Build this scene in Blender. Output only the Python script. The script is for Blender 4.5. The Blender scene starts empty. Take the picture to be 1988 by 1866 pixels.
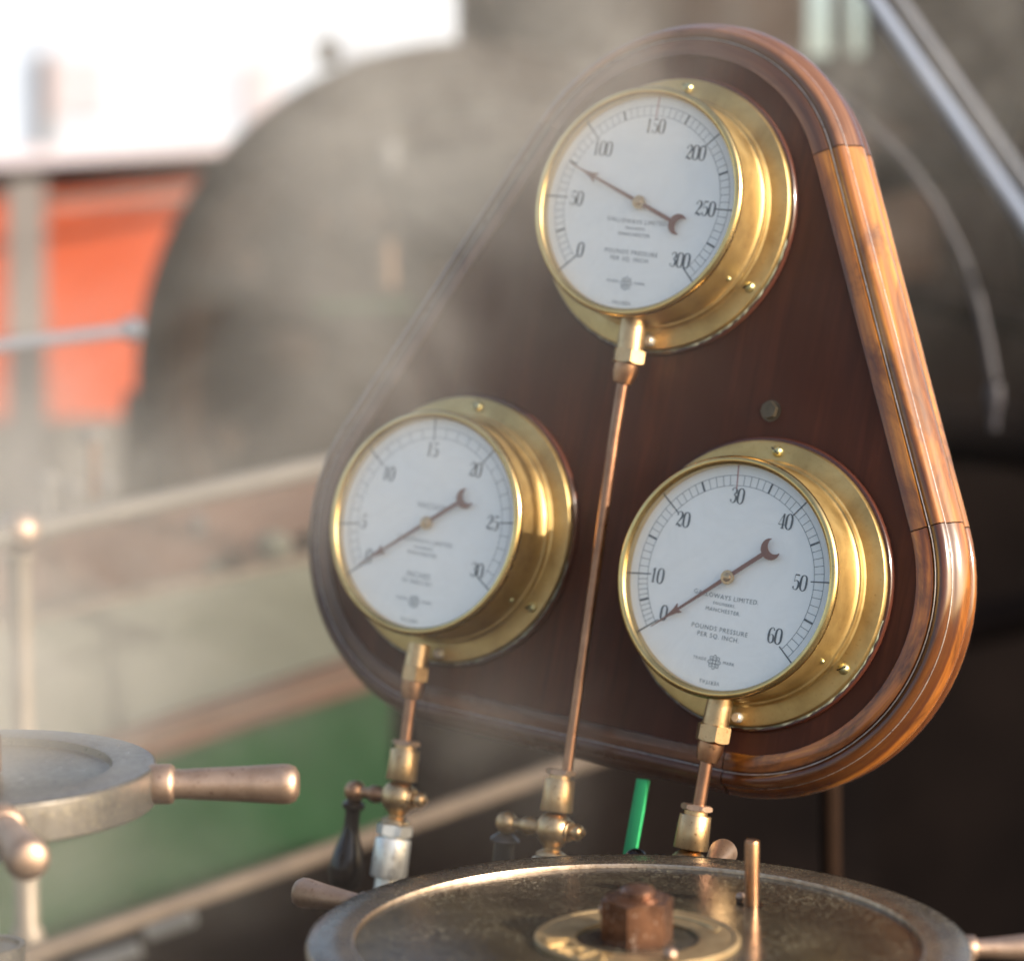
import bpy, bmesh, math, random
from mathutils import Vector, Matrix, noise
random.seed(7)
SC = bpy.context.scene
C = SC.collection
PI = math.pi

# ------------------------------------------------------------------ camera
PITCH = math.radians(6.0)
CAM = Vector((0.0, 0.0, 1.75))
FPX = 4962.0                      # focal length in pixels of a 1988 px wide picture
cam_d = bpy.data.cameras.new('camera')
cam = bpy.data.objects.new('camera', cam_d); C.objects.link(cam)
cam.location = CAM
cam.rotation_euler = (PI/2 - PITCH, 0, 0)
cam_d.sensor_width = 36.0
cam_d.lens = 36.0*FPX/1988.0
cam_d.clip_start = 0.02; cam_d.clip_end = 2000
cam_d.dof.use_dof = True
cam_d.dof.focus_distance = 1.88
cam_d.dof.aperture_fstop = 2.8
cam_d.dof.aperture_blades = 0
SC.camera = cam

# ------------------------------------------------------------------ light
SUN_AZ = math.radians(62.5)         # to the right of "towards the camera"
SUN_EL = math.radians(21.5)
sun_dir = Vector((math.sin(SUN_AZ)*math.cos(SUN_EL), -math.cos(SUN_AZ)*math.cos(SUN_EL), math.sin(SUN_EL)))
world = bpy.data.worlds.new('World'); SC.world = world; world.use_nodes = True
wn = world.node_tree.nodes; wl = world.node_tree.links
sky = wn.new('ShaderNodeTexSky'); sky.sky_type = 'NISHITA'; sky.sun_disc = False
sky.sun_elevation = SUN_EL
sky.sun_rotation = math.atan2(sun_dir.x, sun_dir.y)
sky.air_density = 1.0; sky.dust_density = 3.0; sky.ozone_density = 1.0
bg = wn['Background']; bg.inputs['Strength'].default_value = 0.15
wl.new(sky.outputs[0], bg.inputs['Color'])
sd = bpy.data.lights.new('sun', 'SUN'); sd.energy = 3.9; sd.angle = math.radians(0.5); sd.color = (1.0, 0.90, 0.76)
so = bpy.data.objects.new('sun', sd); C.objects.link(so)
so.rotation_euler = sun_dir.to_track_quat('Z', 'Y').to_euler()
SC.view_settings.view_transform = 'Standard'
SC.view_settings.look = 'None'
SC.view_settings.exposure = 0.92
SC.view_settings.gamma = 1
SC.view_settings.use_curve_mapping = False
SC.cycles.volume_step_rate = 1.0
SC.cycles.max_bounces = 8
SC.cycles.volume_bounces = 0

# ------------------------------------------------------------------ frames
cR = Vector((1, 0, 0)); cD = Vector((0, -math.sin(PITCH), -math.cos(PITCH))); cF = Vector((0, math.cos(PITCH), -math.sin(PITCH)))
def cv(v): return cR*v[0] + cD*v[1] + cF*v[2]
def at(x, y, z):
    """the point of the place seen at (x, y) of a 1988 px wide view, z metres deep"""
    return CAM + cv(((x-994)/FPX*z, (y-933)/FPX*z, z))
U = 0.08                           # one dial radius in metres
RM = ((0.8478, -0.1093, 0.5189), (0.0489, 0.9905, 0.1288), (-0.528, -0.0839, 0.8451))
bX = cv([RM[i][0] for i in range(3)]); bY = cv([RM[i][1] for i in range(3)]); bZ = cv([RM[i][2] for i in range(3)])
BO = CAM + cv((0, 0, 25.774*U))
G1, G2, G3 = (1.1443, -2.8383), (-0.9459, 0.4896), (2.5497, 0.8095)
def bp(x, y, h):
    return BO + (bX*x + bY*y + bZ*h)*U
def on(x, y, h):
    """point of the plane h (behind the dials) seen at (x, y)"""
    d = cv(((x-994)/FPX, (y-933)/FPX, 1.0)); o = BO + bZ*(h*U)
    return CAM + d*((o-CAM).dot(bZ)/d.dot(bZ))
def depth(p): return (p-CAM).dot(cF)
def frame(o, x, y, z):
    m = Matrix((x, y, z)).transposed().to_4x4(); m.translation = o; return m
TILT = math.radians(5.6)
def gauge_frame(c, h=0.0):
    X = bX*math.cos(TILT) + bY*math.sin(TILT); Y = bX*math.sin(TILT) - bY*math.cos(TILT)
    return frame(bp(c[0], c[1], h), X.normalized(), Y.normalized(), (-bZ).normalized())

# ------------------------------------------------------------------ materials
def lin(c):
    return tuple(((v/255)/12.92 if v/255 <= 0.04045 else ((v/255+0.055)/1.055)**2.4) for v in c)
class Mat:
    def __init__(s, name):
        s.m = bpy.data.materials.new(name); s.m.use_nodes = True
        s.n = s.m.node_tree.nodes; s.l = s.m.node_tree.links; s.b = s.n['Principled BSDF']
    def new(s, t, **k):
        nd = s.n.new(t)
        for a, v in k.items():
            if a in nd.inputs: nd.inputs[a].default_value = v
            else: setattr(nd, a, v)
        return nd
    def ramp(s, src, stops):
        r = s.n.new('ShaderNodeValToRGB'); e = r.color_ramp.elements
        while len(e) < len(stops): e.new(0.5)
        for el, (p, c) in zip(e, stops):
            el.position = p; el.color = tuple(c)+(1,) if len(c) == 3 else c
        s.l.new(src, r.inputs[0]); return r.outputs[0]
    def coord(s, kind='Object', scale=(1, 1, 1)):
        t = s.n.new('ShaderNodeTexCoord'); mp = s.n.new('ShaderNodeMapping'); mp.inputs['Scale'].default_value = scale
        s.l.new(t.outputs[kind], mp.inputs[0]); return mp.outputs[0]
    def noise(s, vec, scale, detail=5, rough=0.6, dist=0.0):
        t = s.n.new('ShaderNodeTexNoise'); t.inputs['Scale'].default_value = scale; t.inputs['Detail'].default_value = detail
        t.inputs['Roughness'].default_value = rough; t.inputs['Distortion'].default_value = dist
        s.l.new(vec, t.inputs['Vector']); return t.outputs[0]
    def bump(s, src, strength, dist=0.001):
        b = s.n.new('ShaderNodeBump'); b.inputs['Strength'].default_value = strength; b.inputs['Distance'].default_value = dist
        s.l.new(src, b.inputs['Height']); s.l.new(b.outputs[0], s.b.inputs['Normal'])
    def mix(s, fac, a, b, mode='MIX'):
        m = s.n.new('ShaderNodeMix'); m.data_type = 'RGBA'; m.blend_type = mode
        for sock, v in ((m.inputs[0], fac), (m.inputs[6], a), (m.inputs[7], b)):
            if isinstance(v, bpy.types.NodeSocket): s.l.new(v, sock)
            else: sock.default_value = v if isinstance(v, float) else tuple(v)+(1,)
        return m.outputs[2]
    def set(s, **k):
        for a, v in k.items():
            a = a.replace('_', ' ')
            if isinstance(v, bpy.types.NodeSocket): s.l.new(v, s.b.inputs[a])
            else: s.b.inputs[a].default_value = (tuple(v)+(1,)) if isinstance(v, tuple) and len(v) == 3 else v
        return s

def metal(name, c1, c2, r1=0.25, r2=0.4, scale=60, bump=0.15, sc=(1, 1, 1), metallic=1.0, spots=None):
    m = Mat(name); v = m.coord('Object', sc)
    n = m.noise(v, scale, 6, 0.62)
    col = m.ramp(n, [(0.32, c1), (0.68, c2)])
    if spots:
        n2 = m.noise(v, scale*5.5, 3, 0.5)
        f = m.ramp(n2, [(0.62, (0, 0, 0)), (0.72, (1, 1, 1))])
        col = m.mix(f, col, spots)
    n3 = m.noise(v, scale*0.35, 4)
    rr = m.ramp(n3, [(0.3, (r1,)*3), (0.7, (r2,)*3)])
    m.set(Base_Color=col, Metallic=metallic, Roughness=rr)
    m.bump(m.noise(v, scale*4, 5, 0.7), bump, 0.0004)
    return m.m

M = {}
# spun brass of the gauge cases: fine rings round the axis (object z), tarnish, a little lacquer
def spun_brass(name, c1, c2, c3, r1, r2):
    m = Mat(name); v = m.coord('Object')
    n = m.noise(v, 26, 6, 0.6, 0.4); col = m.ramp(n, [(0.3, c1), (0.55, c2), (0.8, c3)])
    sp = m.noise(v, 420, 3, 0.6); col = m.mix(m.ramp(sp, [(0.60, (0, 0, 0)), (0.75, (0.55,)*3)]), col, (0.30, 0.17, 0.05))
    m.set(Base_Color=col, Metallic=1.0, Roughness=m.ramp(m.noise(v, 14, 5, 0.7), [(0.3, (r1,)*3), (0.75, (r2,)*3)]))
    st = m.n.new('ShaderNodeVectorMath'); st.operation = 'MULTIPLY'; st.inputs[1].default_value = (3, 3, 900)
    m.l.new(v, st.inputs[0]); m.bump(m.noise(st.outputs[0], 1.0, 3, 0.6), 0.10, 0.0003)
    return m.m
M['brass'] = spun_brass('gauge_brass', (0.39, 0.26, 0.105), (0.54, 0.385, 0.165), (0.62, 0.475, 0.235), 0.40, 0.58)
M['bezel'] = spun_brass('bezel_brass', (0.54, 0.36, 0.14), (0.66, 0.47, 0.20), (0.74, 0.56, 0.28), 0.18, 0.30)
M['fitting'] = metal('fitting_brass', (0.46, 0.30, 0.155), (0.64, 0.45, 0.25), 0.28, 0.44, 55, 0.2, spots=(0.25, 0.12, 0.05))
M['bronze'] = metal('tarnished_bronze', (0.30, 0.15, 0.085), (0.52, 0.29, 0.16), 0.26, 0.42, 45, 0.2, spots=(0.14, 0.07, 0.04))
M['copper'] = metal('copper_pipe', (0.22, 0.11, 0.066), (0.38, 0.205, 0.125), 0.26, 0.40, 40, 0.12, spots=(0.25, 0.11, 0.07))
M['dark_metal'] = metal('dark_lever_metal', (0.012, 0.007, 0.006), (0.022, 0.012, 0.010), 0.14, 0.26, 60, 0.3, metallic=0.2)
M['steel'] = metal('bright_steel', (0.50, 0.51, 0.53), (0.66, 0.67, 0.69), 0.22, 0.38, 30, 0.1)
M['plated'] = metal('worn_plated_steel', (0.62, 0.60, 0.55), (0.80, 0.79, 0.75), 0.3, 0.45, 70, 0.25, metallic=0.75, spots=(0.20, 0.14, 0.08))
M['nut'] = metal('rusty_copper_nut', (0.10, 0.048, 0.030), (0.25, 0.125, 0.072), 0.30, 0.48, 70, 0.35, spots=(0.55, 0.42, 0.34), metallic=0.85)
M['dark_glossy'] = metal('dark_glossy_handle', (0.05, 0.042, 0.038), (0.09, 0.075, 0.066), 0.15, 0.25, 30, 0.1, metallic=0.4)
M['verdigris'] = metal('verdigris_screw', (0.42, 0.45, 0.26), (0.70, 0.60, 0.30), 0.25, 0.45, 260, 0.2)

def oily(name, c1, c2, c3, r1, r2, met=0.15):
    m = Mat(name); v = m.coord('Object')
    n = m.noise(v, 14, 7, 0.65, 0.6); col = m.ramp(n, [(0.25, c1), (0.5, c2), (0.75, c3)])
    d = m.noise(v, 560, 1, 0.5); dd = m.noise(v, 16, 4, 0.6)
    sp = m.n.new('ShaderNodeMath'); sp.operation = 'MULTIPLY'
    m.l.new(m.ramp(d, [(0.56, (0, 0, 0)), (0.66, (0.8,)*3)]), sp.inputs[0]); m.l.new(m.ramp(dd, [(0.36, (0.12,)*3), (0.62, (1, 1, 1))]), sp.inputs[1])
    col = m.mix(sp.outputs[0], col, (0.24, 0.21, 0.14))
    g = m.noise(v, 150, 4, 0.7)
    m.set(Base_Color=col, Metallic=met, Roughness=m.ramp(g, [(0.3, (r1,)*3), (0.7, (r2,)*3)]), Specular_IOR_Level=0.6)
    m.bump(d, 0.35, 0.0004); return m.m
M['wheel_plate'] = oily('oily_wheel_plate', (0.016, 0.013, 0.010), (0.034, 0.027, 0.019), (0.065, 0.052, 0.034), 0.10, 0.24)
M['wheel_rim'] = oily('worn_wheel_rim', (0.030, 0.023, 0.018), (0.055, 0.043, 0.033), (0.095, 0.070, 0.050), 0.18, 0.34)
M['edge'] = metal('worn_bright_edge', (0.30, 0.22, 0.16), (0.55, 0.44, 0.34), 0.3, 0.45, 120, 0.5, spots=(0.2, 0.13, 0.08))
M['grey_wheel'] = oily('grey_painted_wheel', (0.060, 0.055, 0.050), (0.095, 0.087, 0.079), (0.14, 0.128, 0.117), 0.24, 0.46, 0.6)
M['nickel'] = metal('plain_bronze_handle', (0.37, 0.25, 0.18), (0.50, 0.355, 0.265), 0.42, 0.56, 60, 0.25, spots=(0.26, 0.15, 0.10))

def wood(name, light, mid, dark, stain=0.5, rough=(0.10, 0.3), coat=0.7, uvs=(1, 1), seed=0.0, spec=0.35):
    m = Mat(name)
    t = m.n.new('ShaderNodeTexCoord'); mp = m.n.new('ShaderNodeMapping'); mp.inputs['Scale'].default_value = (uvs[0], uvs[1], 1); mp.inputs['Location'].default_value = (seed, seed*0.37, seed*1.7)
    m.l.new(t.outputs['UV'], mp.inputs[0]); v = mp.outputs[0]
    def st(a, b):
        q = m.n.new('ShaderNodeMapping'); q.inputs['Scale'].default_value = (a, b, 1); m.l.new(v, q.inputs[0]); return q.outputs[0]
    grain = m.noise(st(3.5, 60), 1.0, 5, 0.62, 0.8)
    fine = m.noise(st(10, 240), 1.0, 5, 0.7, 0.3)
    blot = m.noise(st(10, 22), 1.0, 6, 0.65, 1.8)
    col = m.ramp(grain, [(0.28, dark), (0.48, mid), (0.70, light)])
    col = m.mix(m.ramp(fine, [(0.36, (0.32,)*3), (0.52, (0, 0, 0))]), col, tuple(x*0.35 for x in dark))
    col = m.mix(m.ramp(blot, [(0.46, (0, 0, 0)), (0.68, (stain,)*3)]), col, dark)
    band = m.noise(st(0.9, 48), 1.0, 3, 0.5, 0.3)
    col = m.mix(m.ramp(band, [(0.45, (0, 0, 0)), (0.58, (0.85,)*3)]), col, tuple(x*1.3 for x in dark))
    m.set(Base_Color=col, Roughness=m.ramp(blot, [(0.3, (rough[0],)*3), (0.7, (rough[1],)*3)]), Specular_IOR_Level=spec, Coat_Weight=coat*0.6, Coat_Roughness=0.12)
    m.bump(m.noise(st(12, 200), 1.0, 4, 0.7), 0.12, 0.0005)
    return m.m
M['wood_pale'] = wood('varnished_pale_mahogany', (0.50, 0.215, 0.038), (0.31, 0.110, 0.018), (0.070, 0.021, 0.006), 0.8, (0.08, 0.22), 1.0, seed=1.3)
M['wood_warm'] = wood('varnished_warm_mahogany', (0.54, 0.215, 0.030), (0.30, 0.092, 0.013), (0.040, 0.012, 0.005), 0.9, (0.08, 0.24), 1.0, seed=4.1)
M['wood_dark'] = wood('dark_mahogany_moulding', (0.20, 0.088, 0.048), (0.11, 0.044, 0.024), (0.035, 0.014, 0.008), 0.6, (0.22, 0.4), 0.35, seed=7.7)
M['wood_face'] = wood('dark_mahogany_board', (0.095, 0.028, 0.013), (0.072, 0.021, 0.010), (0.045, 0.014, 0.007), 0.45, (0.40, 0.55), 0.0, (0.8, 0.8), 11.0, 0.18)
M['wood_ring'] = wood('red_mahogany_ring', (0.20, 0.065, 0.035), (0.13, 0.04, 0.022), (0.04, 0.012, 0.008), 0.4, seed=2.2)

m = Mat('dial_enamel'); v = m.coord('Object')
m.set(Base_Color=m.ramp(m.noise(v, 9, 5, 0.6), [(0.3, (0.80, 0.815, 0.79)), (0.7, (0.86, 0.87, 0.845))]), Roughness=0.42, Specular_IOR_Level=0.35)
M['dial'] = m.m
M['groove_glint'] = metal('groove_highlight_metal', (0.34, 0.30, 0.28), (0.60, 0.56, 0.54), 0.25, 0.4, 90, 0.4, metallic=0.5, spots=(0.10, 0.05, 0.03))
m = Mat('dial_ink'); m.set(Base_Color=(0.06, 0.07, 0.075), Roughness=0.6); M['ink'] = m.m
m = Mat('dial_fine_ink'); m.set(Base_Color=(0.17, 0.19, 0.20), Roughness=0.6); M['ink_fine'] = m.m
m = Mat('dial_red_ink'); m.set(Base_Color=(0.42, 0.20, 0.19), Roughness=0.6); M['ink_red'] = m.m
m = Mat('needle_copper'); m.set(Base_Color=(0.20, 0.085, 0.055), Metallic=0.3, Roughness=0.45); M['needle'] = m.m
m = Mat('clear_glass'); m.n.remove(m.b)
tr = m.n.new('ShaderNodeBsdfTransparent'); gl = m.n.new('ShaderNodeBsdfGlossy'); gl.inputs['Roughness'].default_value = 0.03
fr = m.n.new('ShaderNodeFresnel'); fr.inputs[0].default_value = 1.5; mx = m.n.new('ShaderNodeMixShader')
m.l.new(fr.outputs[0], mx.inputs[0]); m.l.new(tr.outputs[0], mx.inputs[1]); m.l.new(gl.outputs[0], mx.inputs[2])
df = m.n.new('ShaderNodeBsdfDiffuse'); df.inputs[0].default_value = (0.75, 0.72, 0.66, 1); v = m.coord('Object'); mx2 = m.n.new('ShaderNodeMixShader')
m.l.new(m.ramp(m.noise(v, 17, 6, 0.65, 0.8), [(0.42, (0.006,)*3), (0.72, (0.085,)*3)]), mx2.inputs[0]); m.l.new(mx.outputs[0], mx2.inputs[1]); m.l.new(df.outputs[0], mx2.inputs[2])
m.l.new(mx2.outputs[0], m.n['Material Output'].inputs[0])
M['glass'] = m.m
def paint(name, c, c2=None, rough=0.45, scale=4.0, metallic=0.0, spec=0.25, coat=0.0, lo=0.35, hi=0.65):
    m = Mat(name); v = m.coord('Object'); c2 = c2 or tuple(x*0.75 for x in c)
    m.set(Base_Color=m.ramp(m.noise(v, scale, 6, 0.6), [(lo, c2), (hi, c)]), Roughness=rough, Metallic=metallic, Specular_IOR_Level=spec, Coat_Weight=coat)
    m.bump(m.noise(v, scale*25, 4), 0.1, 0.0005)
    return m.m
M['smokebox'] = paint('sooty_black_paint', (0.024, 0.013, 0.008), (0.006, 0.0035, 0.0028), 0.85, 2.6, spec=0.04)
M['black_iron'] = paint('greasy_black_iron', (0.0085, 0.006, 0.0055), (0.004, 0.003, 0.003), 0.9, 2.5, spec=0.03)
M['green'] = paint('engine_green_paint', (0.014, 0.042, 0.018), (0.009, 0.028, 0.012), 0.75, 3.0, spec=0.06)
M['green_bar'] = paint('bright_green_paint', (0.03, 0.33, 0.12), (0.025, 0.28, 0.10), 0.4, 20.0)
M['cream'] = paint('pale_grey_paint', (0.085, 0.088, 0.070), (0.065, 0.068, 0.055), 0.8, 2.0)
M['red'] = paint('orange_red_paint', (0.40, 0.058, 0.008), (0.33, 0.046, 0.007), 0.45, 2.0)
M['grey_post'] = paint('grey_painted_timber', (0.115, 0.105, 0.095), (0.08, 0.073, 0.066), 0.7, 4.0)
M['grey_post2'] = paint('mid_grey_rod_paint', (0.13, 0.145, 0.18), (0.10, 0.11, 0.14), 0.6, 4.0)
M['wagon_grey'] = paint('wagon_grey_paint', (0.21, 0.185, 0.17), (0.16, 0.14, 0.128), 0.7)
M['brown_beam'] = paint('brown_running_board', (0.075, 0.038, 0.026), (0.045, 0.024, 0.018), 0.8, 5.0)
M['dim_pipe'] = paint('dim_grey_pipe', (0.055, 0.052, 0.06), (0.04, 0.036, 0.042), 0.5, 6.0)
M['tan'] = paint('dull_copper_rail', (0.095, 0.072, 0.054), (0.07, 0.053, 0.041), 0.8, 12)
M['brown_trim'] = paint('brown_trim_paint', (0.085, 0.052, 0.036), (0.065, 0.040, 0.028), 0.8, 12)
M['rail_steel'] = paint('blue_grey_steel', (0.19, 0.235, 0.33), (0.15, 0.185, 0.27), 0.5, 6.0)
M['white_canvas'] = paint('white_canvas', (0.58, 0.64, 0.74), (0.50, 0.56, 0.66), 0.8, 1.0)
M['pink_canvas'] = paint('pale_pink_board', (0.56, 0.50, 0.54), (0.50, 0.45, 0.49), 0.7, 1.0)
M['gravel'] = paint('pale_gravel', (0.085, 0.075, 0.062), (0.055, 0.048, 0.042), 0.9, 6.0)

M['residue'] = paint('dried_polish', (0.45, 0.46, 0.36), (0.20, 0.22, 0.15), 0.8, 90.0)
# ------------------------------------------------------------------ mesh helpers
def obj(name, bm, mat, parent=None, mw=None, smooth=True, angle=40):
    me = bpy.data.meshes.new(name); bm.normal_update(); bm.to_mesh(me); bm.free()
    for mt in (mat if isinstance(mat, (list, tuple)) else [mat]): me.materials.append(mt)
    if smooth:
        for p in me.polygons: p.use_smooth = True
        me.set_sharp_from_angle(angle=math.radians(angle))
    o = bpy.data.objects.new(name, me); C.objects.link(o)
    if parent is not None:
        o.parent = parent
        if mw is not None: o.matrix_parent_inverse = parent.matrix_world.inverted(); o.matrix_basis = mw
    elif mw is not None: o.matrix_world = mw
    return o
def child_world(name, bm, mat, parent, **k):
    """geometry given in world coordinates, linked as a child of parent"""
    inv = parent.matrix_world.inverted(); bmesh.ops.transform(bm, matrix=inv, verts=bm.verts)
    return obj(name, bm, mat, parent, **k)
def tag(o, label=None, cat=None, group=None, kind=None):
    if label: o['label'] = label
    if cat: o['category'] = cat
    if group: o['group'] = group
    if kind: o['kind'] = kind
    return o
def thing(name, label, cat, mw, group=None):
    o = bpy.data.objects.new(name, None); C.objects.link(o); o.matrix_world = mw; o.empty_display_size = 0.02
    bpy.context.view_layer.update()
    return tag(o, label, cat, group)
def lathe(bm, prof, seg=64, mw=None, a0=0.0, a1=2*PI, cap0=False, cap1=False, mi=0):
    """prof: (r, z) list, revolved about local z"""
    full = abs(a1-a0-2*PI) < 1e-6; n = seg if full else seg+1; rings = []
    for r, z in prof:
        if r < 1e-7:
            p = Vector((0, 0, z)); rings.append([bm.verts.new(mw @ p if mw else p)]); continue
        ring = []
        for i in range(n):
            a = a0+(a1-a0)*i/seg; p = Vector((r*math.cos(a), r*math.sin(a), z)); ring.append(bm.verts.new(mw @ p if mw else p))
        rings.append(ring)
    for A, B in zip(rings, rings[1:]):
        m_ = max(len(A), len(B))
        for i in range(m_ if full else m_-1):
            j = (i+1) % m_
            q = [A[i % len(A)], A[j % len(A)], B[j % len(B)], B[i % len(B)]]
            u = []
            for w in q:
                if w not in u: u.append(w)
            if len(u) > 2:
                f = bm.faces.new(u); f.material_index = mi
    if cap0 and len(rings[0]) > 2: bm.faces.new(rings[0][::-1])
    if cap1 and len(rings[-1]) > 2: bm.faces.new(rings[-1])
    return bm
def axis_frame(p0, p1, ref=None):
    z = (p1-p0).normalized(); ref = ref or -bZ
    x = (ref - z*ref.dot(z)); x = x.normalized() if x.length > 1e-4 else z.orthogonal().normalized()
    return frame(p0, x, z.cross(x), z)
def tube(bm, pts, r, seg=20, caps=True):
    pts = [Vector(p) for p in pts]; rs = r if isinstance(r, (list, tuple)) else [r]*len(pts); prev = None; rings = []
    for i, p in enumerate(pts):
        t = ((pts[min(i+1, len(pts)-1)]-p).normalized() if i < len(pts)-1 else Vector()) + ((p-pts[i-1]).normalized() if i else Vector())
        t.normalize(); x = (prev - t*prev.dot(t)).normalized() if prev else t.orthogonal().normalized(); prev = x; y = t.cross(x)
        rings.append([bm.verts.new(p + (x*math.cos(2*PI*k/seg)+y*math.sin(2*PI*k/seg))*rs[i]) for k in range(seg)])
    for A, B in zip(rings, rings[1:]):
        for k in range(seg): bm.faces.new((A[k], A[(k+1) % seg], B[(k+1) % seg], B[k]))
    if caps: bm.faces.new(rings[0][::-1]); bm.faces.new(rings[-1])
    return bm
def ball(bm, c, r, mw=None, seg=32, sq=(1, 1, 1)):
    m_ = Matrix.Translation(c) @ Matrix.Diagonal((r*sq[0], r*sq[1], r*sq[2], 1))
    bmesh.ops.create_uvsphere(bm, u_segments=seg, v_segments=seg//2, radius=1, matrix=(mw @ m_ if mw else m_)); return bm
def box(bm, c, s, mw=None, bev=0.0):
    r = bmesh.ops.create_cube(bm, size=1, matrix=Matrix.Diagonal((s[0], s[1], s[2], 1)))
    vs = r['verts']
    if bev > 0:
        es = list({e for v_ in vs for e in v_.link_edges})
        g = bmesh.ops.bevel(bm, geom=es, offset=bev, segments=2, profile=0.6, affect='EDGES')
        vs = list({v_ for f in g['faces'] for v_ in f.verts} | {v_ for v_ in vs if v_.is_valid})
    T = Matrix.Translation(c)
    bmesh.ops.transform(bm, matrix=(mw @ T if mw else T), verts=[v_ for v_ in vs if v_.is_valid]); return bm
def prism(bm, n, r, z0, z1, rot=0.0, ch=0.12, mw=None):
    """n-sided nut with its corners chamfered round at both ends"""
    seg = n*8; ap = r*math.cos(PI/n); rings = []
    for z, lim in ((z0, ap*0.94), (z0, ap*0.99), (z0+(r-ap)*0.9*(1-ch), r), (z1-(r-ap)*0.9*(1-ch), r), (z1, ap*0.99), (z1, ap*0.94)):
        ring = []
        for i in range(seg):
            a = 2*PI*i/seg; k = (a % (2*PI/n)) - PI/n; rr = min(ap/math.cos(k), lim if lim < r else r); zz = z
            if lim == r:      # curved chamfer line
                over = (ap/math.cos(k)-ap)/(r-ap+1e-9); zz = (z0 + (r-ap)*0.6*over) if z < (z0+z1)/2 else (z1-(r-ap)*0.6*over); rr = ap/math.cos(k)
            p = Vector((rr*math.cos(a+rot), rr*math.sin(a+rot), zz)); ring.append(bm.verts.new(mw @ p if mw else p))
        rings.append(ring)
    for A, B in zip(rings, rings[1:]):
        for i in range(seg): bm.faces.new((A[i], A[(i+1) % seg], B[(i+1) % seg], B[i]))
    bm.faces.new(rings[0][::-1]); bm.faces.new(rings[-1]); return bm
def slab(bm, corners, th, bev=0):
    """flat polygon given by world corners, thickness th away from the camera side"""
    n = Vector((0, 0, 0)); c0 = sum(corners, Vector())/len(corners)
    for a, b in zip(corners, corners[1:]+corners[:1]): n += (a-c0).cross(b-c0)
    n.normalize()
    if n.dot(cF) < 0: n = -n
    A = [bm.verts.new(c) for c in corners]; B = [bm.verts.new(c+n*th) for c in corners]
    bm.faces.new(A); bm.faces.new(B[::-1]); k = len(A)
    for i in range(k): bm.faces.new((A[i], B[i], B[(i+1) % k], A[(i+1) % k]))
    bmesh.ops.recalc_face_normals(bm, faces=bm.faces); return bm
NB = bmesh.new

# ------------------------------------------------------------------ setting: ground and far background
bm = NB(); bmesh.ops.create_grid(bm, x_segments=40, y_segments=40, size=600)
tag(obj('ground', bm, M['gravel'], mw=Matrix.Translation((0, 500, 0))), kind='structure')

bm = NB(); box(bm, (0.2, 2.6, 0.15), (4.2, 3.6, 0.06), bev=0.004)
tag(obj('unseen_dark_floor', bm, paint('dark_floor_paint', (0.03, 0.026, 0.024), (0.018, 0.016, 0.015), 0.7)), kind='structure')  # unseen dark plate, added to cut light bounced up from the ground
# ------------------------------------------------------------------ the gauge board
mC = ((G2[0]+G3[0])/2, (G2[1]+G3[1])/2)
FACE_H = 0.60
def hull(rho, narc=26):
    """closed outline of the three circles of radius rho round the gauges, board x/y, with arc-length and segment id"""
    cs = [G1, G3, G2]; out = []
    for i, c in enumerate(cs):
        p, n = cs[i-1], cs[(i+1) % 3]
        def nrm(a, b):
            d = Vector((b[0]-a[0], b[1]-a[1])).normalized(); return Vector((d.y, -d.x))
        n0, n1 = nrm(p, c), nrm(c, n)
        a0 = math.atan2(n0.y, n0.x); a1 = math.atan2(n1.y, n1.x)
        while a1 < a0: a1 += 2*PI
        for k in range(narc+1):
            a = a0+(a1-a0)*k/narc; out.append((c[0]+rho*math.cos(a), c[1]+rho*math.sin(a)))
    return out
NA = 26
bmat = gauge_frame(mC, FACE_H)
board = thing('gauge_board', 'dark mahogany triangular board with a varnished moulded edge carrying three brass gauges', 'gauge board', bmat)
bm = NB(); ring = hull(1.66)
f = bm.faces.new([bm.verts.new(bp(x, y, FACE_H)) for x, y in ring]); 
bk = bm.faces.new([bm.verts.new(bp(x, y, FACE_H+0.5)) for x, y in ring][::-1])
uvl = bm.loops.layers.uv.new('UVMap')
bmesh.ops.recalc_face_normals(bm, faces=bm.faces)
inv = bmat.inverted()
for fc in bm.faces:
    for lp in fc.loops:
        q = inv @ lp.vert.co; lp[uvl].uv = (q.y, q.x)
child_world('board_panel', bm, M['wood_face'], board)
# moulding: profile of (rho, h) swept round the outline, one length of timber per seam
def arc(p, q, bulge, n=8):
    a = Vector(p); b = Vector(q); d = b-a; nrm_ = Vector((d.y, -d.x)); out = []
    for i in range(1, n+1):
        t = i/n; out.append(tuple(a+d*t+nrm_*bulge*4*t*(1-t)))
    return out
prof = [(1.60, 0.615), (1.66, 0.60), (1.665, 0.575)]
prof += arc(prof[-1], (1.825, 0.585), 0.03)
prof += [(1.833, 0.615), (1.843, 0.615)]
prof += arc(prof[-1], (1.985, 0.660), 0.30)
prof += [(1.965, 0.682), (1.973, 0.697)]
prof += arc(prof[-1], (1.995, 1.07), 0.24, 14)
prof += [(1.968, 1.085), (1.978, 1.10)]
prof += arc(prof[-1], (2.025, 1.20), 0.22)
prof += [(1.99, 1.235), (1.60, 1.235)]
plen = [0]
for a, b in zip(prof, prof[1:]): plen.append(plen[-1]+math.hypot(a[0]-b[0], a[1]-b[1])*U)
paths = [hull(r) for r, h in prof]; NP = len(paths[0])
ref = hull(1.9); cum = [0.0]
for i in range(1, NP+1): cum.append(cum[-1]+math.dist(ref[i-1], ref[i % NP])*U)
segs = []
for k in range(3):
    s0 = k*(NA+1); segs.append(('arc', list(range(s0, s0+NA+1)))); segs.append(('line', [s0+NA, (s0+NA+1) % NP]))
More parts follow.
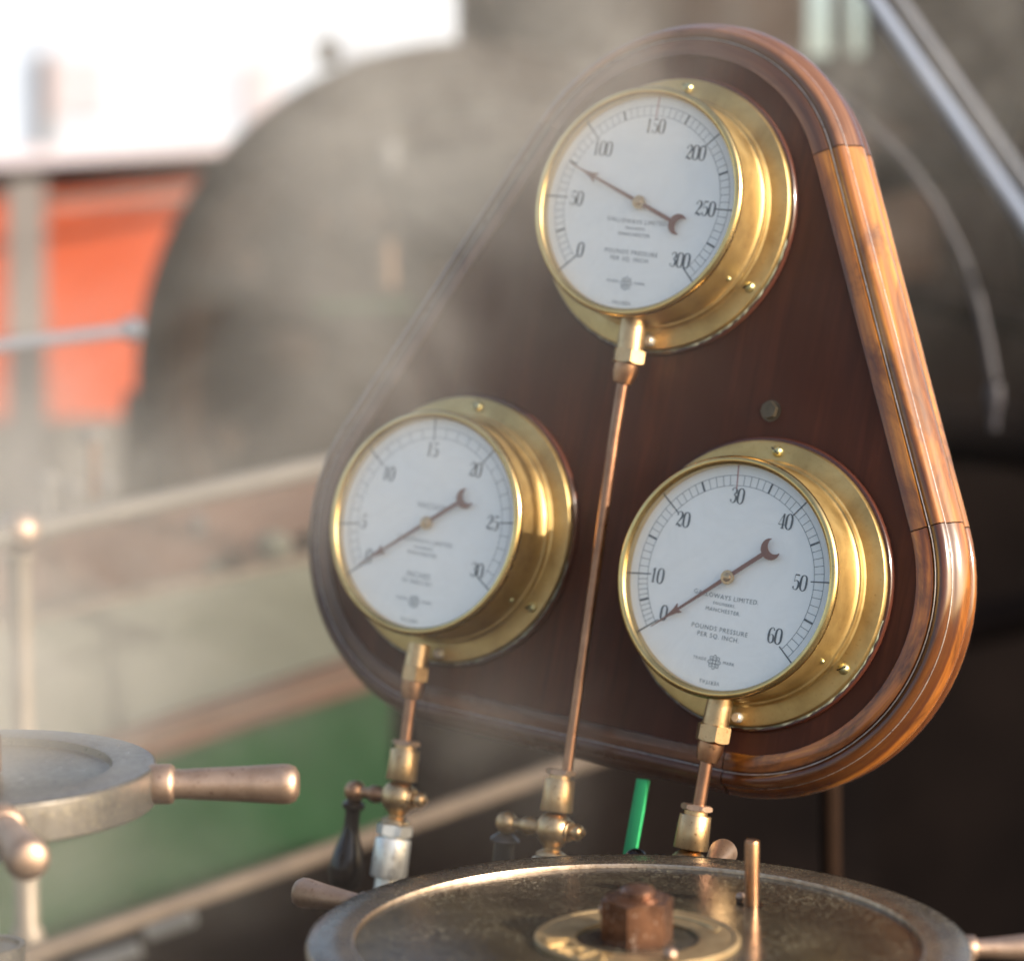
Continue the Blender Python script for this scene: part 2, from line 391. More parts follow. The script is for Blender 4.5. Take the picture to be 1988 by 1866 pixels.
M['wood_top'] = wood('haze_greyed_mahogany', (0.27, 0.135, 0.068), (0.17, 0.075, 0.038), (0.055, 0.021, 0.012), 0.7, seed=9.2)  # greyer tone puts the haze over the top length into the wood colour
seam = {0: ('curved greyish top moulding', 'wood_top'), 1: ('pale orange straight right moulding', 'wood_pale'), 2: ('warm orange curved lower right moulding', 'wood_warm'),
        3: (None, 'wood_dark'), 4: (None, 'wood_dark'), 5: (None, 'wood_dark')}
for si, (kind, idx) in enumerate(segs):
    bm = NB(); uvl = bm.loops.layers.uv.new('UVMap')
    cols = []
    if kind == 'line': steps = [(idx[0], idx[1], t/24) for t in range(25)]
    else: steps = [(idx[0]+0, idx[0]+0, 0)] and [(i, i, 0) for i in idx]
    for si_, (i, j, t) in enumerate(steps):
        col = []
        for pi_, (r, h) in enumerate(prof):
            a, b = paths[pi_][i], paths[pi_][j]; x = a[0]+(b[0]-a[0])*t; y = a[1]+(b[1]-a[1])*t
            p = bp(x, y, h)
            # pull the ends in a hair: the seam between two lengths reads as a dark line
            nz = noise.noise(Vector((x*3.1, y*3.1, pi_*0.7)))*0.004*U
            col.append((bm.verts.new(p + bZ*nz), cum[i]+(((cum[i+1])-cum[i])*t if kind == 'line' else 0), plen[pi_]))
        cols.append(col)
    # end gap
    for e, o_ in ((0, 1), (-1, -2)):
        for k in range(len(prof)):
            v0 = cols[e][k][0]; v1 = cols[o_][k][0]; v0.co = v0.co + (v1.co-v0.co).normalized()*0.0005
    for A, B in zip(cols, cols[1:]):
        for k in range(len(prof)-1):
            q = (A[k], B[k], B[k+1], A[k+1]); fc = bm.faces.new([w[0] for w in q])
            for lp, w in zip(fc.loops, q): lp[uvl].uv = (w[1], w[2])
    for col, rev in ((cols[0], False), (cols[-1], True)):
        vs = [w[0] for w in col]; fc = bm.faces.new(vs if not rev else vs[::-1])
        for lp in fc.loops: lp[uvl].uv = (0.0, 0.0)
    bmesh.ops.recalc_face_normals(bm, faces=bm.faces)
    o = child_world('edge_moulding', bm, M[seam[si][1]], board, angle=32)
    if seam[si][0]: o['label'] = seam[si][0]
# pale tubes along the moulding grooves: highlight lines put in as colour
for name, (r, h) in (('groove_highlight', (1.846, 0.602)), ('groove_highlight', (1.979, 0.690)), ('groove_highlight', (1.985, 1.096))):
    bm = NB(); pth = hull(r, 60); P = [bp(x, y, h) for x, y in pth]; P.append(P[0])
    tube(bm, P, 0.0055*U, 6, False); child_world(name, bm, M['groove_glint'], board)
M['dark_bronze'] = metal('dark_bronze_bolt', (0.07, 0.055, 0.035), (0.13, 0.10, 0.065), 0.35, 0.5, 90, 0.3, metallic=0.6)
# hex head bolt on the panel and small one near the left gauge
def bolt(p, r, mat, parent, name='bolt'):
    mw = frame(p, bX.normalized(), (-bY).normalized(), (-bZ).normalized()); bm = NB()
    prism(bm, 6, r, 0, r*0.8, 0.3, mw=mw); lathe(bm, [(r*1.2, -0.0002), (r*1.2, r*0.14), (r*0.9, r*0.16)], 32, mw=mw)
    return child_world(name, bm, mat, parent)
bolt(on(1497, 798, FACE_H), 0.088*U, M['dark_bronze'], board)
# two shallow scribed lines parallel to the right edge
for dr in (1.49, 1.53):
    pass

# ------------------------------------------------------------------ gauges
def stroke(bm, pts, mw, z, closed=False, sub=8, mi=0):
    """ribbon of varying width along a Catmull-Rom curve through (x, y, w)"""
    P = [Vector(p) for p in pts]; n = len(P); out = []
    rng = range(n if closed else n-1)
    for i in rng:
        if n == 2: a, b, c, d = P[0], P[0], P[1], P[1]
        elif closed: a, b, c, d = P[i-1], P[i], P[(i+1) % n], P[(i+2) % n]
        else: a, b, c, d = P[max(i-1, 0)], P[i], P[i+1], P[min(i+2, n-1)]
        s_ = sub if n > 2 else 1
        for k in range(s_):
            t = k/s_; out.append(0.5*((2*b)+(c-a)*t+(2*a-5*b+4*c-d)*t*t+(3*b-a-3*c+d)*t**3))
    if not closed: out.append(P[-1])
    L = []; N = len(out)
    for i, p in enumerate(out):
        q0 = out[i-1] if (i or closed) else p; q1 = out[(i+1) % N] if (i < N-1 or closed) else p
        t = Vector((q1.x-q0.x, q1.y-q0.y)); t = t.normalized() if t.length > 1e-9 else Vector((1, 0)); w = max(p.z, 0.0008)*0.5
        L.append((bm.verts.new(mw @ Vector((p.x-t.y*w, p.y+t.x*w, z))), bm.verts.new(mw @ Vector((p.x+t.y*w, p.y-t.x*w, z)))))
    for i in range(N if closed else N-1):
        j = (i+1) % N; f_ = bm.faces.new((L[i][0], L[i][1], L[j][1], L[j][0])); f_.material_index = mi
# old-style fat-face digits, unit height, width about 0.5: strokes of (x, y, width)
GLY = {
 '0': [([(0.0, 0.0, 0.05), (-0.17, 0.14, 0.12), (-0.205, 0.5, 0.15), (-0.17, 0.86, 0.12), (0, 1.0, 0.05), (0.17, 0.86, 0.12), (0.205, 0.5, 0.15), (0.17, 0.14, 0.12)], True)],
 '1': [([(0.0, 0.02, 0.13), (0.0, 0.5, 0.13), (0.0, 0.97, 0.13)], False), ([(-0.13, 0.02, 0.035), (0.13, 0.02, 0.035)], False), ([(-0.13, 0.80, 0.03), (-0.04, 0.88, 0.05), (0.03, 0.98, 0.04)], False)],
 '2': [([(-0.16, 0.74, 0.12), (-0.17, 0.85, 0.06), (-0.03, 0.99, 0.04), (0.14, 0.88, 0.13), (0.15, 0.66, 0.14), (0.02, 0.44, 0.09), (-0.14, 0.22, 0.05), (-0.20, 0.03, 0.04)], False),
       ([(-0.20, 0.06, 0.04), (-0.08, 0.16, 0.10), (0.06, 0.06, 0.13), (0.17, 0.06, 0.06), (0.21, 0.24, 0.03)], False)],
 '3': [([(-0.17, 0.80, 0.10), (-0.12, 0.93, 0.05), (0.0, 0.99, 0.04), (0.14, 0.88, 0.12), (0.14, 0.68, 0.12), (-0.02, 0.54, 0.03)], False),
       ([(-0.02, 0.54, 0.03), (0.15, 0.44, 0.12), (0.175, 0.24, 0.15), (0.08, 0.05, 0.08), (-0.04, 0.01, 0.04), (-0.16, 0.09, 0.06), (-0.175, 0.21, 0.12)], False)],
 '4': [([(0.09, 0.02, 0.13), (0.09, 0.5, 0.13), (0.09, 0.97, 0.13)], False), ([(0.08, 0.98, 0.03), (-0.23, 0.27, 0.03)], False), ([(-0.24, 0.26, 0.05), (0.22, 0.26, 0.05)], False), ([(-0.04, 0.02, 0.035), (0.21, 0.02, 0.035)], False)],
 '5': [([(-0.13, 0.96, 0.09), (0.17, 0.96, 0.09)], False), ([(-0.145, 0.96, 0.03), (-0.155, 0.52, 0.03)], False),
       ([(-0.155, 0.52, 0.03), (0.0, 0.61, 0.04), (0.15, 0.50, 0.12), (0.175, 0.28, 0.15), (0.09, 0.05, 0.08), (-0.04, 0.01, 0.04), (-0.16, 0.09, 0.06), (-0.175, 0.20, 0.12)], False)],
 '6': [([(0.16, 0.83, 0.10), (0.11, 0.95, 0.05), (0.0, 0.99, 0.04), (-0.15, 0.83, 0.11), (-0.195, 0.45, 0.15), (-0.15, 0.13, 0.11), (0.0, 0.01, 0.05), (0.15, 0.12, 0.11), (0.175, 0.30, 0.14), (0.12, 0.50, 0.09), (0.0, 0.56, 0.03), (-0.13, 0.48, 0.03)], False)],
}
def digits(bm, s_, cx, cy, h, mw, z, mi=0):
    adv = 0.50; w = adv*len(s_)
    for k, ch in enumerate(s_):
        ox = cx+(k-(len(s_)-1)/2)*adv*h
        for li, (pts, cl) in enumerate(GLY[ch]):
            stroke(bm, [(ox+p[0]*h*0.98, cy+(p[1]-0.5)*h, p[2]*h) for p in pts], mw, z+li*0.00002, cl, 7, mi)
def text_into(bm, s_, cx, cy, size, mw, z, mi=0, rot=0.0, bend=0.0, space=1.15):
    cu = bpy.data.curves.new('lettering', 'FONT'); cu.body = s_; cu.size = size; cu.align_x = 'CENTER'; cu.align_y = 'CENTER'; cu.space_character = space; cu.resolution_u = 2
    o = bpy.data.objects.new('lettering', cu); C.objects.link(o); dg = bpy.context.evaluated_depsgraph_get(); dg.update()
    me = bpy.data.meshes.new_from_object(o.evaluated_get(dg)); n0 = len(bm.verts); nf = len(bm.faces)
    bm.from_mesh(me); bm.verts.ensure_lookup_table(); bm.faces.ensure_lookup_table()
    for v_ in bm.verts[n0:]:
        x, y = v_.co.x, v_.co.y; y += bend*x*x
        c_, s2 = math.cos(rot), math.sin(rot)
        v_.co = mw @ Vector((cx+x*c_-y*s2, cy+x*s2+y*c_, z))
    for f_ in bm.faces[nf:]: f_.material_index = mi
    bpy.data.objects.remove(o); bpy.data.curves.remove(cu); bpy.data.meshes.remove(me)
def pol(a, r):   # clockwise from up, degrees
    a = math.radians(a); return (math.sin(a)*r, math.cos(a)*r)
S = Matrix.Scale(U, 4)
def make_gauge(name, label, c, ticks, minor, majors, pos, needle, red_top, words, group):
    mw = gauge_frame(c); root = thing(name, label, 'pressure gauge' if 'vacuum' not in label else 'vacuum gauge', mw, group); I = S
    bm = NB(); lathe(bm, [(1.44, -0.598), (1.44, -0.56), (1.425, -0.54), (1.30, -0.538)], 128, mw=I)
    uvl_ = bm.loops.layers.uv.new('UVMap')
    for fc in bm.faces:
        for lp in fc.loops:
            q = lp.vert.co; lp[uvl_].uv = (math.atan2(abs(q.y), q.x)*1.44*U, q.z+math.hypot(q.x, q.y))
    obj('backing_ring', bm, M['wood_ring'], root)
    bm = NB()
    lathe(bm, [(1.155, 0.055), (1.145, 0.03), (1.145, -0.34), (1.15, -0.37), (1.165, -0.395), (1.185, -0.40), (1.19, -0.42), (1.19, -0.455), (1.205, -0.468), (1.365, -0.472), (1.385, -0.478), (1.395, -0.495), (1.395, -0.537), (1.2, -0.5375)], 160, mw=I)
    case = obj('case', bm, M['brass'], root, angle=35)
    bm = NB()
    lathe(bm, [(1.078, 0.0), (1.078, 0.085), (1.09, 0.112), (1.105, 0.124), (1.122, 0.128), (1.142, 0.122), (1.158, 0.106), (1.166, 0.082), (1.163, 0.058), (1.152, 0.054)], 160, mw=I)
    obj('bezel', bm, M['bezel'], root, angle=60)
    bm = NB(); lathe(bm, [(0, 0), (1.085, 0)], 128, mw=I); obj('dial', bm, M['dial'], root)
    bm = NB(); lathe(bm, [(0, 0.088), (1.0785, 0.088)], 96, mw=I); obj('glass', bm, M['glass'], root)
    # scale
    bm = NB(); z = 0.004; ro, ri = 0.985, 0.885
    A0, A1 = ticks[0], ticks[-1]
    def arcline(r, w):
        n = 120; stroke(bm, [(*pol(A0+(A1-A0)*k/n, r), w) for k in range(n+1)], I, z, False, 1, 1)
    arcline(ro, 0.005); arcline(ri, 0.005)
    for k in range(len(ticks)-1):
        for j in range(minor):
            if j == 0 and k: pass
            a = ticks[k]+(ticks[k+1]-ticks[k])*j/minor
            if j == 0: continue
            mid = (minor % 2 == 0 and j == minor//2)
            stroke(bm, [(*pol(a, ri), 0.020 if mid else 0.0055), (*pol(a, ro), 0.020 if mid else 0.0055)], I, z+0.0006, mi=0 if mid else 1)
    for k, a in enumerate(ticks):
        stroke(bm, [(*pol(a, ri-0.035), 0.011), (*pol(a, 1.082), 0.014)], I, z+0.0012, mi=2 if (red_top and k == 3) else 0)
    for s_, (x, y) in zip(majors, pos): digits(bm, s_, x, y, 0.148, I, z)
    for (s_, x, y, size, bend, rot) in words: text_into(bm, s_, x, y, size, I, z, 1, rot, bend)
    # trade mark: eight-lobed ring with a crossed lattice
    cx, cy = 0.01, -0.815
    stroke(bm, [(cx+(0.060+0.009*math.cos(8*t))*math.cos(t), cy+(0.060+0.009*math.cos(8*t))*math.sin(t), 0.006) for t in [2*PI*k/64 for k in range(64)]], I, z, True, 1, 1)
    stroke(bm, [(cx+0.043*math.cos(t), cy+0.043*math.sin(t), 0.004) for t in [2*PI*k/24 for k in range(24)]], I, z, True, 1, 1)
    for d in (-0.016, 0.016):
        stroke(bm, [(cx+d, cy-0.034, 0.007), (cx+d, cy+0.034, 0.007)], I, z+0.0006, mi=1); stroke(bm, [(cx-0.034, cy+d, 0.007), (cx+0.034, cy+d, 0.007)], I, z+0.0012, mi=1)
    obj('dial_markings', bm, [M['ink'], M['ink_fine'], M['ink_red']], root, smooth=False)
    # pointer: thin arrow one way, crescent the other
    bm = NB(); ca, sa = math.cos(math.radians(needle)), math.sin(math.radians(needle))
    R_ = Matrix(((ca, sa, 0, 0), (-sa, ca, 0, 0), (0, 0, 1, 0), (0, 0, 0, 1))); mwn = I @ R_; zn = 0.052
    stroke(bm, [(0, -0.45, 0.042), (0, 0.0, 0.040), (0, 0.62, 0.024)], mwn, zn)
    stroke(bm, [(-0.048, 0.575, 0.006), (-0.024, 0.605, 0.032), (0, 0.625, 0.05), (0.024, 0.605, 0.032), (0.048, 0.575, 0.006)], mwn, zn+0.001, False, 6); stroke(bm, [(0, 0.60, 0.07), (0, 0.67, 0.042), (0, 0.74, 0.018)], mwn, zn+0.0015, False, 6); stroke(bm, [(0, 0.70, 0.022), (0, 0.93, 0.006)], mwn, zn)
    cyc = -0.545          # crescent open away from the hub
    stroke(bm, [(0.088*math.sin(t), cyc+0.088*math.cos(t), 0.078*max(0.05, 1-(t/1.95)**2)) for t in [(-1+2*k/20)*1.95 for k in range(21)]], mwn, zn+0.001, False, 2)
    nd = obj('needle', bm, M['needle'], root, smooth=False)
    md = nd.modifiers.new('thickness', 'SOLIDIFY'); md.thickness = 0.0006; md.offset = 0
    bm = NB(); lathe(bm, [(0, 0.085), (0.022, 0.083), (0.04, 0.072), (0.043, 0.062), (0.066, 0.060), (0.070, 0.052), (0.066, 0.03), (0.03, 0.03), (0.03, 0)], 32, mw=I)
    obj('needle_hub', bm, M['fitting'], nd)
    for a in (0.6, 119.5, 240):
        x, y = pol(a, 1.295); bm = NB(); T = I @ Matrix.Translation((x, y, -0.472))
        lathe(bm, [(0, 0.060), (0.026, 0.055), (0.046, 0.037), (0.056, 0.014), (0.057, 0)], 24, mw=T)
        obj('screw', bm, M['verdigris'], root)
        bm = NB(); box(bm, (0, 0, 0.056), (0.013, 0.10, 0.014), T @ Matrix.Rotation(a*1.7, 4, 'Z')); obj('slot', bm, M['dark_metal'], root.children[-1])
    x, y = pol(122, 1.145); bm = NB(); ball(bm, (x, y, -0.30), 0.026, I, 16, (1, 1, 1)); obj('case_screw', bm, M['verdigris'], root)
    bm = NB(); x, y = pol(174, 1.31); lathe(bm, [(0, 0.07), (0.04, 0.07), (0.05, 0.05), (0.05, 0)], 20, mw=I @ Matrix.Translation((x, y, -0.472))); obj('stud', bm, M['plated'], root)
    # dried polish and verdigris in the angle under the flange
    bm = NB(); P = []; rr = []
    for k in range(161):
        a = 95+125*k/160; nz_ = noise.noise(Vector((a*0.35, c[0]*9, 0.3))); x, y = pol(a, 1.403+0.006*nz_); P.append(I @ Vector((x, y, -0.534))); rr.append(max(0.0002, (0.006+0.011*nz_)*U))
    tube(bm, P, rr, 6); obj('polish_residue', bm, M['residue'], root)
    return root
W_ENG = [('GALLOWAYS LIMITED.', 0.005, -0.195, 0.062, 0.10, 0), ('ENGINEERS,', 0.0, -0.262, 0.040, 0, 0), ('MANCHESTER.', 0.0, -0.325, 0.052, 0, 0),
         ('TRADE', -0.150, -0.805, 0.042, 0, 0), ('MARK', 0.165, -0.805, 0.042, 0, 0), ('VERITAS', 0.0, -1.012, 0.052, -0.3, PI)]
W_PSI = [('POUNDS PRESSURE', 0.0, -0.505, 0.063, 0, 0), ('PER SQ. INCH.', 0.0, -0.575, 0.063, 0, 0)]
make_gauge('pressure_gauge', 'brass pressure gauge reading 0 to 300, highest of the three on the wooden board', G1,
    [-134, -91, -46, -0.8, 44, 89, 134], 10, ['0', '50', '100', '150', '200', '250', '300'],
    [(-0.586, -0.532), (-0.745, -0.017), (-0.555, 0.512), (0.0, 0.783), (0.511, 0.552), (0.735, 0.01), (0.565, -0.523)], -69.5, True, W_ENG+W_PSI, 'brass gauges on the wooden board')
make_gauge('vacuum_gauge', 'brass vacuum gauge reading 0 to 30 in the lower left corner of the wooden board', G2,
    [-127.5, -99, -54, -8.6, 36, 81, 122], 5, ['0', '5', '10', '15', '20', '25', '30'],
    [(-0.652, -0.450), (-0.80, -0.107), (-0.608, 0.432), (-0.122, 0.751), (0.442, 0.625), (0.768, 0.124), (0.69, -0.375)], -127.5, False,
    W_ENG+[('VACUUM', 0.01, 0.172, 0.082, 0, 0), ('INCHES', 0.0, -0.545, 0.078, 0, 0), ('OF MERCURY', 0.0, -0.618, 0.056, 0, 0)], 'brass gauges on the wooden board')
make_gauge('pressure_gauge', 'brass pressure gauge reading 0 to 60 in the lower right corner of the wooden board', G3,
    [-128, -97, -52, -6.8, 38, 83, 130], 10, ['0', '10', '20', '30', '40', '50', '60'],
    [(-0.623, -0.45), (-0.772, -0.107), (-0.609, 0.471), (-0.08, 0.784), (0.472, 0.621), (0.737, 0.078), (0.586, -0.457)], -130.3, True, W_ENG+W_PSI, 'brass gauges on the wooden board')

# ------------------------------------------------------------------ pipes and cocks below the gauges
HP = 0.22
def prof_line(pts, h=HP):
    """pts: (x, y, half width px) down an axis -> frame at the first point and (r, z) profile in metres"""
    P = [on(x, y, h) for x, y, w in pts]; mw = axis_frame(P[0], P[-1]); ax = (P[-1]-P[0]).normalized()
    return mw, [(w*depth(p)/FPX, (p-P[0]).dot(ax)) for p, (x, y, w) in zip(P, pts)]
def make_pipe(label, stub, hexn, cone, tubep):
    p0 = on(stub[0][0], stub[0][1], HP); root = thing('gauge_pipe', label, 'pipe', Matrix.Translation(p0), 'copper pipes under the gauges')
    mw, pr = prof_line(stub); bm = NB(); lathe(bm, [(0, pr[0][1])]+pr+[(0, pr[-1][1])], 40, mw=mw); child_world('connector', bm, M['fitting'], root)
    mw, pr = prof_line(hexn); bm = NB(); prism(bm, 6, pr[0][0], 0, pr[-1][1], 0.42, mw=mw); child_world('union_nut', bm, M['fitting'], root)
    mw, pr = prof_line(cone); bm = NB(); L = pr[-1][1]; r0, r1 = pr[0][0], pr[-1][0]
    lathe(bm, [(r0*0.9, 0), (r0, 0.0008), (r0, L*0.42), ((r0*0.45+r1*0.55), L*0.95), (r1*0.85, L), (0, L)], 40, mw=mw); child_world('tail_cone', bm, M['bronze'], root)
    bm = NB(); P = [on(x, y, HP) for x, y, w in tubep]; tube(bm, P, [w*depth(p)/FPX for p, (x, y, w) in zip(P, tubep)], 24); child_world('tube', bm, M['copper'], root)
    return root
make_pipe('long copper pipe running down from the highest gauge between the two lower gauges',
    [(1230, 622, 24), (1226, 660, 26), (1222, 684, 26)], [(1223, 680, 33), (1219, 707, 33)], [(1218, 706, 25), (1208, 746, 15)],
    [(1210, 740, 12), (1192, 850, 11.5), (1160, 1080, 11), (1130, 1290, 10.5), (1101, 1497, 10.5)])
make_pipe('short copper pipe below the vacuum gauge', [(815, 1250, 22), (811, 1285, 23), (807, 1298, 24)], [(808, 1294, 28), (804, 1322, 28)],
    [(804, 1321, 23), (798, 1358, 15)], [(799, 1352, 11.5), (787, 1443, 11.5)])
make_pipe('short copper pipe below the lower right gauge', [(1399, 1355, 25), (1391, 1400, 26), (1388, 1410, 26)], [(1388, 1407, 35), (1382, 1440, 35)],
    [(1382, 1440, 26), (1372, 1479, 17)], [(1373, 1472, 13), (1357, 1565, 13)])

def make_cock(label, x0, y0, ux, uy, sc, handle, mats):
    """brass gauge cock; (x0, y0) top of the gland on the view, (ux, uy) downward step per px, sc its scale"""
    n = math.hypot(ux, uy); ux /= n; uy /= n
    def ax(t, w): return (x0+ux*t*sc, y0+uy*t*sc, w*sc)
    p0 = on(x0, y0, HP); root = thing('gauge_cock', label, 'valve', Matrix.Translation(p0), 'brass cocks behind the big wheel')
    mw, pr = prof_line([ax(-3, 29), ax(8, 29)]); bm = NB(); prism(bm, 6, pr[0][0]*1.05, 0, pr[-1][1], 0.2, mw=mw); child_world('gland_nut', bm, M['nickel'], root)
    mw, pr = prof_line([ax(8, 22), ax(16, 22), ax(16.5, 29), ax(18, 30), ax(80, 33), ax(81.5, 32), ax(82, 20)]); bm = NB()
    lathe(bm, [(0, pr[0][1])]+pr+[(0, pr[-1][1])], 48, mw=mw); bodyo = child_world('body', bm, M['fitting'], root)
    mw, pr = prof_line([ax(84, 17), ax(87, 21), ax(91, 27), ax(97, 32), ax(105, 36), ax(117, 38), ax(129, 36), ax(139, 30), ax(147, 22), ax(153, 17), ax(157, 17), ax(160, 22), ax(165, 30), ax(171, 32), ax(173, 26)])
    bm = NB(); lathe(bm, [(0, pr[0][1])]+pr+[(0, pr[-1][1])], 48, mw=mw); child_world('plug_housing', bm, M['fitting'], root)
    # cross axis of the plug
    c = on(*ax(117, 0)[:2], HP); k = sc*depth(c)/FPX; X = bX.normalized(); mwx = axis_frame(c, c+X, Vector((0, 0, 1)))
    bm = NB(); lathe(bm, [(21*k, 24*k), (21*k, 37*k), (19*k, 39*k), (11*k, 39.5*k), (11*k, 46*k), (15*k, 48*k), (17*k, 54*k), (15*k, 60*k), (11*k, 64*k), (6*k, 65*k), (5*k, 70*k), (0, 71*k)], 32, mw=mwx); child_world('plug_end', bm, M['fitting'], root)
    bm = NB(); lathe(bm, [(18*k, -24*k), (14*k, -38*k), (15*k, -44*k), (18*k, -52*k), (19*k, -60*k), (17*k, -70*k), (13*k, -76*k), (11*k, -82*k), (12*k, -92*k)], 32, mw=mwx)
    hb = c - X*(112*k); ball(bm, hb, 23*k); lev = child_world('lever_arm', bm, M[mats[0]], root)
    if handle:
        d = (on(x0-100*sc*0.9-14*sc, y0+280*sc, HP) - hb).normalized() if False else (-bZ*0.10 - Vector((0, 0, 1)) - X*0.07).normalized()
        mh = axis_frame(hb+d*(20*k), hb+d*(200*k)); bm = NB()
        lathe(bm, [(0, 0), (16*k, 0), (24*k, 6*k), (24*k, 14*k), (16*k, 22*k), (16*k, 52*k), (20*k, 75*k), (30*k, 105*k), (38*k, 135*k), (39*k, 155*k), (33*k, 178*k), (20*k, 190*k), (0, 193*k)], 36, mw=mh)
        child_world('handle', bm, M[mats[1]], root)
    else:
        d = (-Vector((0, 0, 1)) - X*0.12).normalized(); mh = axis_frame(hb+d*(20*k), hb+d*(200*k)); bm = NB()
        lathe(bm, [(0, 0), (12*k, 0), (22*k, 8*k), (30*k, 14*k), (30*k, 17*k), (22*k, 19*k), (21*k, 120*k), (0, 121*k)], 36, mw=mh); child_world('handle', bm, M[mats[1]], root)
    # foot: hexagon and pipe socket going down behind the wheel
    mw, pr = prof_line([ax(174, 36), ax(198, 36)]); bm = NB(); prism(bm, 6, pr[0][0]*1.06, 0, pr[-1][1], 0.1, mw=mw); child_world('foot_nut', bm, M['plated'], root)
    mw, pr = prof_line([ax(198, 27), ax(202, 27), ax(203, 36), ax(208, 38), ax(282, 39), ax(286, 36), ax(287, 27), ax(520, 27)]); bm = NB(); lathe(bm, [(0, pr[0][1])]+pr, 40, mw=mw); child_world('socket', bm, M['plated'], root)
    return root
make_cock('brass cock with dark turned handle and silvery socket below the vacuum gauge', 789, 1440, -0.135, 1, 0.93, True, ('bronze', 'dark_metal'))
make_cock('brass cock at the foot of the long pipe, its lever ball pointing left', 1089, 1497, -0.115, 1, 0.97, False, ('fitting', 'dark_glossy'))
make_cock('brass cock below the lower right gauge, half hidden by the big wheel', 1353, 1565, -0.15, 1, 1.03, False, ('dark_metal', 'dark_metal'))

# green upright bar between the cocks
bm = NB(); a0 = at(1249, 1513, 2.02); a1 = at(1210, 1730, 2.0); mw = axis_frame(a0, a1); L = (a1-a0).length
box(bm, (0, 0, L/2), (0.004, 0.0105, L), mw, 0.0004)
o = obj('green_bar', bm, M['green_bar']); tag(o, 'flat bright green upright strip standing between two brass cocks', 'bar')

# ------------------------------------------------------------------ hand wheels
Z3 = Vector((0, 0, 1))
def wheel_handle(root, ctr, ang, r0, L, ra, rb, zc, mat, k=1.0, nm='handle'):
    d = Vector((math.cos(ang), math.sin(ang), 0.0)); p = ctr + d*r0 + Z3*zc; mw = axis_frame(p, p+d, Z3); bm = NB()
    lathe(bm, [(ra*0.9, -0.008), (ra*1.28, 0.0), (ra*1.28, L*0.12), (ra*1.2, L*0.14), (ra*0.95, L*0.155), (ra*0.93, L*0.2), (ra, L*0.3), (ra*0.55+rb*0.45, L*0.6), (rb, L*0.88), (rb*0.98, L*0.93), (rb*0.86, L*0.97), (rb*0.55, L*0.995), (0, L)], 40, mw=mw)
    return child_world(nm, bm, mat, root)
WC = at(1237, 1817, 1.66); WR = 642*1.66/FPX
big = thing('hand_wheel', 'large dark oily hand wheel with a copper centre nut in front of the gauge board', 'hand wheel', Matrix.Translation(WC), 'flat hand wheels')
I = Matrix.Identity(4)
R = WR
bm = NB(); lathe(bm, [(0.8615*R, 0.0), (0.90*R, 0.0), (0.9935*R, -0.0002), (0.9955*R, -0.0006), (R, -0.0036), (R, -0.026), (0.99*R, -0.029), (0.82*R, -0.029)], 200); obj('rim', bm, M['wheel_rim'], big, angle=50)
bm = NB(); lathe(bm, [(0.8560*R, -0.0030), (0.8568*R, -0.0006), (0.8585*R, 0.0003), (0.8600*R, 0.0003), (0.8620*R, -0.0001)], 200); obj('rim_lip', bm, M['edge'], big, angle=60)
bm = NB(); lathe(bm, [(0, -0.0026), (0.857*R, -0.0026)], 128); lathe(bm, [(0.2*R, -0.02), (0.83*R, -0.028)], 96); obj('plate', bm, M['wheel_plate'], big)
bm = NB(); lathe(bm, [(0.9935*R, 0.0000), (0.9955*R, -0.0003), (0.9985*R, -0.0022), (1.0004*R, -0.0034)], 200); obj('worn_highlight_edge', bm, M['edge'], big)  # worn edge, kept pale so its colour also draws the rim's highlight line
# indicator ring with raised letters
M['ring_brass'] = metal('dull_ring_brass', (0.30, 0.21, 0.11), (0.46, 0.34, 0.19), 0.55, 0.68, 60, 0.3, spots=(0.16, 0.10, 0.05))
M['worn_letters'] = metal('worn_letter_brass', (0.52, 0.40, 0.22), (0.68, 0.54, 0.32), 0.35, 0.5, 60, 0.2)
ri, ro = 0.187*R, 0.312*R
bm = NB(); lathe(bm, [(ri, -0.0056), (ri, -0.0008), (ri+0.0012, 0.0), (ro-0.0045, 0.0), (ro-0.0035, 0.0008), (ro-0.001, 0.0009), (ro, -0.0003), (ro, -0.0056)], 128)
ringo = obj('indicator_ring', bm, M['ring_brass'], big, angle=35)
bm = NB(); rm = (ri+ro)/2 - 0.0008
for ch, a in zip('SHUT', (243, 225, 207, 190)):
    T = Matrix.Rotation(math.radians(a-90), 4, 'Z') @ Matrix.Translation((0, rm, 0))
    text_into(bm, ch, 0, 0, 0.024, T, 0.0)
for v_ in bm.verts: pass
geo = bmesh.ops.extrude_face_region(bm, geom=bm.faces[:]); bmesh.ops.translate(bm, vec=(0, 0, 0.0012), verts=[g for g in geo['geom'] if isinstance(g, bmesh.types.BMVert)])
bmesh.ops.recalc_face_normals(bm, faces=bm.faces)
obj('raised_letters', bm, M['worn_letters'], ringo, smooth=False)
bm = NB(); P = []
for k in range(13):
    a = math.radians(62-4.2*k); P.append(Vector((rm*math.cos(a), rm*math.sin(a), 0.0004)))
tube(bm, P, [0.0001]+[0.0008]*12, 8)
a = math.radians(62-4.2*12); e = P[-1]
for s_ in (-1, 1): tube(bm, [e, Vector(((rm+s_*0.0045)*math.cos(a+0.09), (rm+s_*0.0045)*math.sin(a+0.09), 0.0004))], 0.0008, 8)
obj('raised_arrow', bm, M['worn_letters'], ringo)
bm = NB(); lathe(bm, [(0, -0.0054), (ri*0.96, -0.0050), (ri*0.99, -0.0054)], 64); obj('hub_plate', bm, M['wheel_plate'], big)
nr = 75*1.60/FPX
